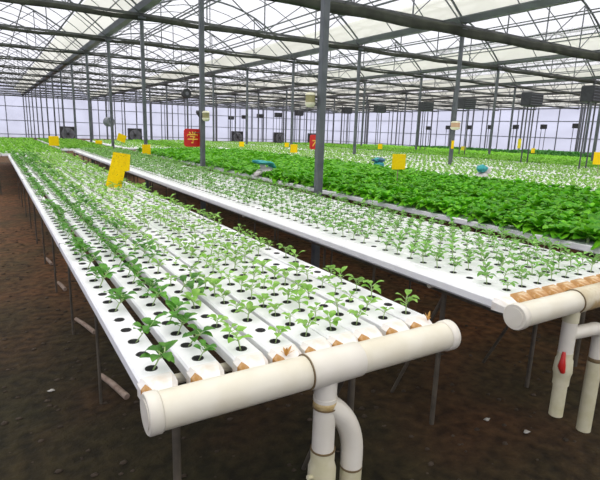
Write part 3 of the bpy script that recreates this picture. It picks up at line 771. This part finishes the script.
def wallbox(i, y, z):
    t = thing('heater_box', 'small dark box unit high before the side wall, %s from the right' % ordn(i), 'wall unit', (42.0, y, z), 'small dark units before the side wall')
    q = MB(); q.bevbox(-.1,.1,-.28,.28,-.2,.2,.02); q.build('housing', M['black'], t)
    for s_ in (-1,1):
        q = MB(); q.tube([(0,s_*.2,-.2),(0,s_*.2,FL-z)], .03, 6); q.build('post', M['steel_dk'], t)
for i, (y, z) in enumerate(((24.3,2.6),(27.2,2.5),(30,2.45),(32.8,2.4),(35.4,2.35),(38.2,2.3),(41.1,2.2))): wallbox(i+1, y, z)

# ------------------------------------------------------------------ teal and white bags, litter, sticks
def blob(seed, rx, ry, rz, n1=10, n2=16, amp=.25):
    rnd = random.Random(seed); ph = [rnd.uniform(0,6.28) for _ in range(6)]; q = MB(); vs = []; fs = []
    for i in range(n1+1):
        th = PI*i/n1
        for k in range(n2):
            a = 2*PI*k/n2; f = 1+amp*(math.sin(3*a+ph[0])*math.sin(2*th+ph[1])*.6+math.sin(5*a+ph[2]+2*th)*.3+math.sin(7*th+ph[3]+a)*.25)
            vs.append((rx*math.sin(th)*math.cos(a)*f, ry*math.sin(th)*math.sin(a)*f, rz*math.cos(th)*f))
    for i in range(n1):
        for k in range(n2):
            l = (k+1) % n2; fs.append((i*n2+k,(i+1)*n2+k,(i+1)*n2+l,i*n2+l))
    q.add(vs, fs, True); return q
t = thing('cloth_bag', 'crumpled teal cloth over a white plastic bag on the edge of the lettuce bed', 'bag', (3.66,7.1,ZT), 'bags left on the beds', .25)
q = MB(); q.ext(blob(1,.17,.09,.055), Matrix.Translation((.06,0,.075)) @ Matrix.Rotation(-.2,4,'Y')); q.ext(blob(2,.08,.06,.04), Matrix.Translation((-.10,-.02,.05)) @ Matrix.Rotation(-.6,4,'Y')); q.build('white_bag', M['wbag'], t)
q = MB(); q.ext(blob(3,.21,.12,.030,amp=.35), Matrix.Translation((.02,0,.215)) @ Matrix.Rotation(.10,4,'Y')); q.ext(blob(4,.09,.08,.03), Matrix.Translation((.20,0,.17)) @ Matrix.Rotation(.6,4,'Y')); q.build('teal_cloth', M['teal'], t)
q = MB(); q.ext(blob(9,.05,.05,.05), Matrix.Translation((.04,.02,.15))); q.build('inner_fold', M['wbag'], t)
t = thing('cloth_bag', 'teal and white bag at the back edge of the lettuce, right side', 'bag', (7.12,5.62,ZT), 'bags left on the beds', .3)
q = blob(5,.11,.09,.10); q2 = MB(); q2.ext(q, Matrix.Translation((-.05,0,.20)) @ Matrix.Scale(.62,4,(0,0,1))); q2.build('teal_cloth', M['teal'], t)
q2 = MB(); q2.ext(blob(6,.08,.07,.08), Matrix.Translation((.07,-.03,.17))); q2.ext(blob(8,.14,.10,.07), Matrix.Translation((0,0,.065))); q2.build('white_bag', M['wbag'], t)
t = thing('cloth_bag', 'small dull blue bundle at the back edge of the lettuce near the middle', 'bag', (7.1,8.3,ZT), 'bags left on the beds')
q2 = MB(); q2.ext(blob(7,.17,.10,.05), Matrix.Translation((0,0,.165))); q2.build('blue_bundle', M['blue'], t)
q2 = MB(); q2.ext(blob(12,.12,.10,.075), Matrix.Translation((0,0,.07))); q2.ext(blob(11,.07,.05,.04), Matrix.Translation((-.08,-.03,.175))); q2.build('teal_cloth', M['teal'], t)

M['dead'] = mat('withered_leaf', (.45,.20,.03), .6, noise=(.60,.36,.10), nscale=40, transl=.2)
for x, y, z, lb in ((1.455,1.335,ZT-.004,'withered orange-brown seedling on the end of the rightmost near channel'), (.785,1.325,ZT-.006,'withered brown leaf standing on the end of the fourth near channel')):
    rn = random.Random(int(x*100)); q = MB()
    for k in range(5): leaf(q, (0,0,0), k*1.3+.4, rn.uniform(.022,.045), .010, rn.uniform(.9,1.4), .3, 4, .3, .001, rn)
    tag(q.build('withered_seedling', M['dead'], None, (x,y,z)), lb, 'seedling')
def stick(p, q_, r, label):
    m_ = MB(); p = Vector(p); q_ = Vector(q_); m_.tube([p, p.lerp(q_,.45)+Vector((0,.01,.004)), q_], [r*.8, r, r*1.05], 8)
    tag(m_.build('wooden_stake', M['stick']), label, 'stake', 'short stakes on the soil')
stick((.50,4.42,FL+.05), (.60,4.12,FL+.02), .018, 'short brown stake lying on the soil left of the near bed, farther one')
stick((.50,3.28,FL+.05), (.60,2.97,FL+.02), .020, 'short grey-brown stake lying on the soil left of the near bed, nearer one')
stick((.49,5.62,FL+.04), (.53,5.40,FL+.02), .018, 'stub of wood at a leg foot under the near bed left edge')
stick((.47,6.75,FL+.04), (.51,6.5,FL+.02), .018, 'small stub of wood farther back at a leg foot under the left edge')
rn = random.Random(21)
lit = [(2.45,1.70,'pale scrap of litter on the dark soil below the second bed post'), (2.55,1.5,'small white scrap of litter on the soil between the pipes'),
       (1.55,1.9,'pale fleck of litter on the soil behind the near drain pipe'), (.20,3.3,'tiny pale fleck on the soil left of the near bed')]
for x, y, lb in lit:
    q = MB(); q.ext(blob(rn.randint(0,99),.022,.014,.006,6,8,.4), Matrix.Translation((x,y,FL+.008))); tag(q.build('litter_scrap', M['litter']), lb, 'litter', 'scraps of litter')
q = MB(); rn = random.Random(8)      # clods and crumbs over the soil
for i in range(1500):
    x = rn.uniform(-1.5,4.0); y = rn.uniform(.6,9); s_ = rn.uniform(.004,.016)
    q.ext(blob(i % 9, s_*1.4, s_, s_*.6, 4, 6, .3), Matrix.Translation((x,y,FL+s_*.2)))
tag(q.build('soil_crumbs', mat('soil_crumb', (.03,.02,.011), .9, noise=(.06,.042,.028), nscale=5)), 'small clods and crumbs scattered on the soil', 'soil', None, 'stuff')
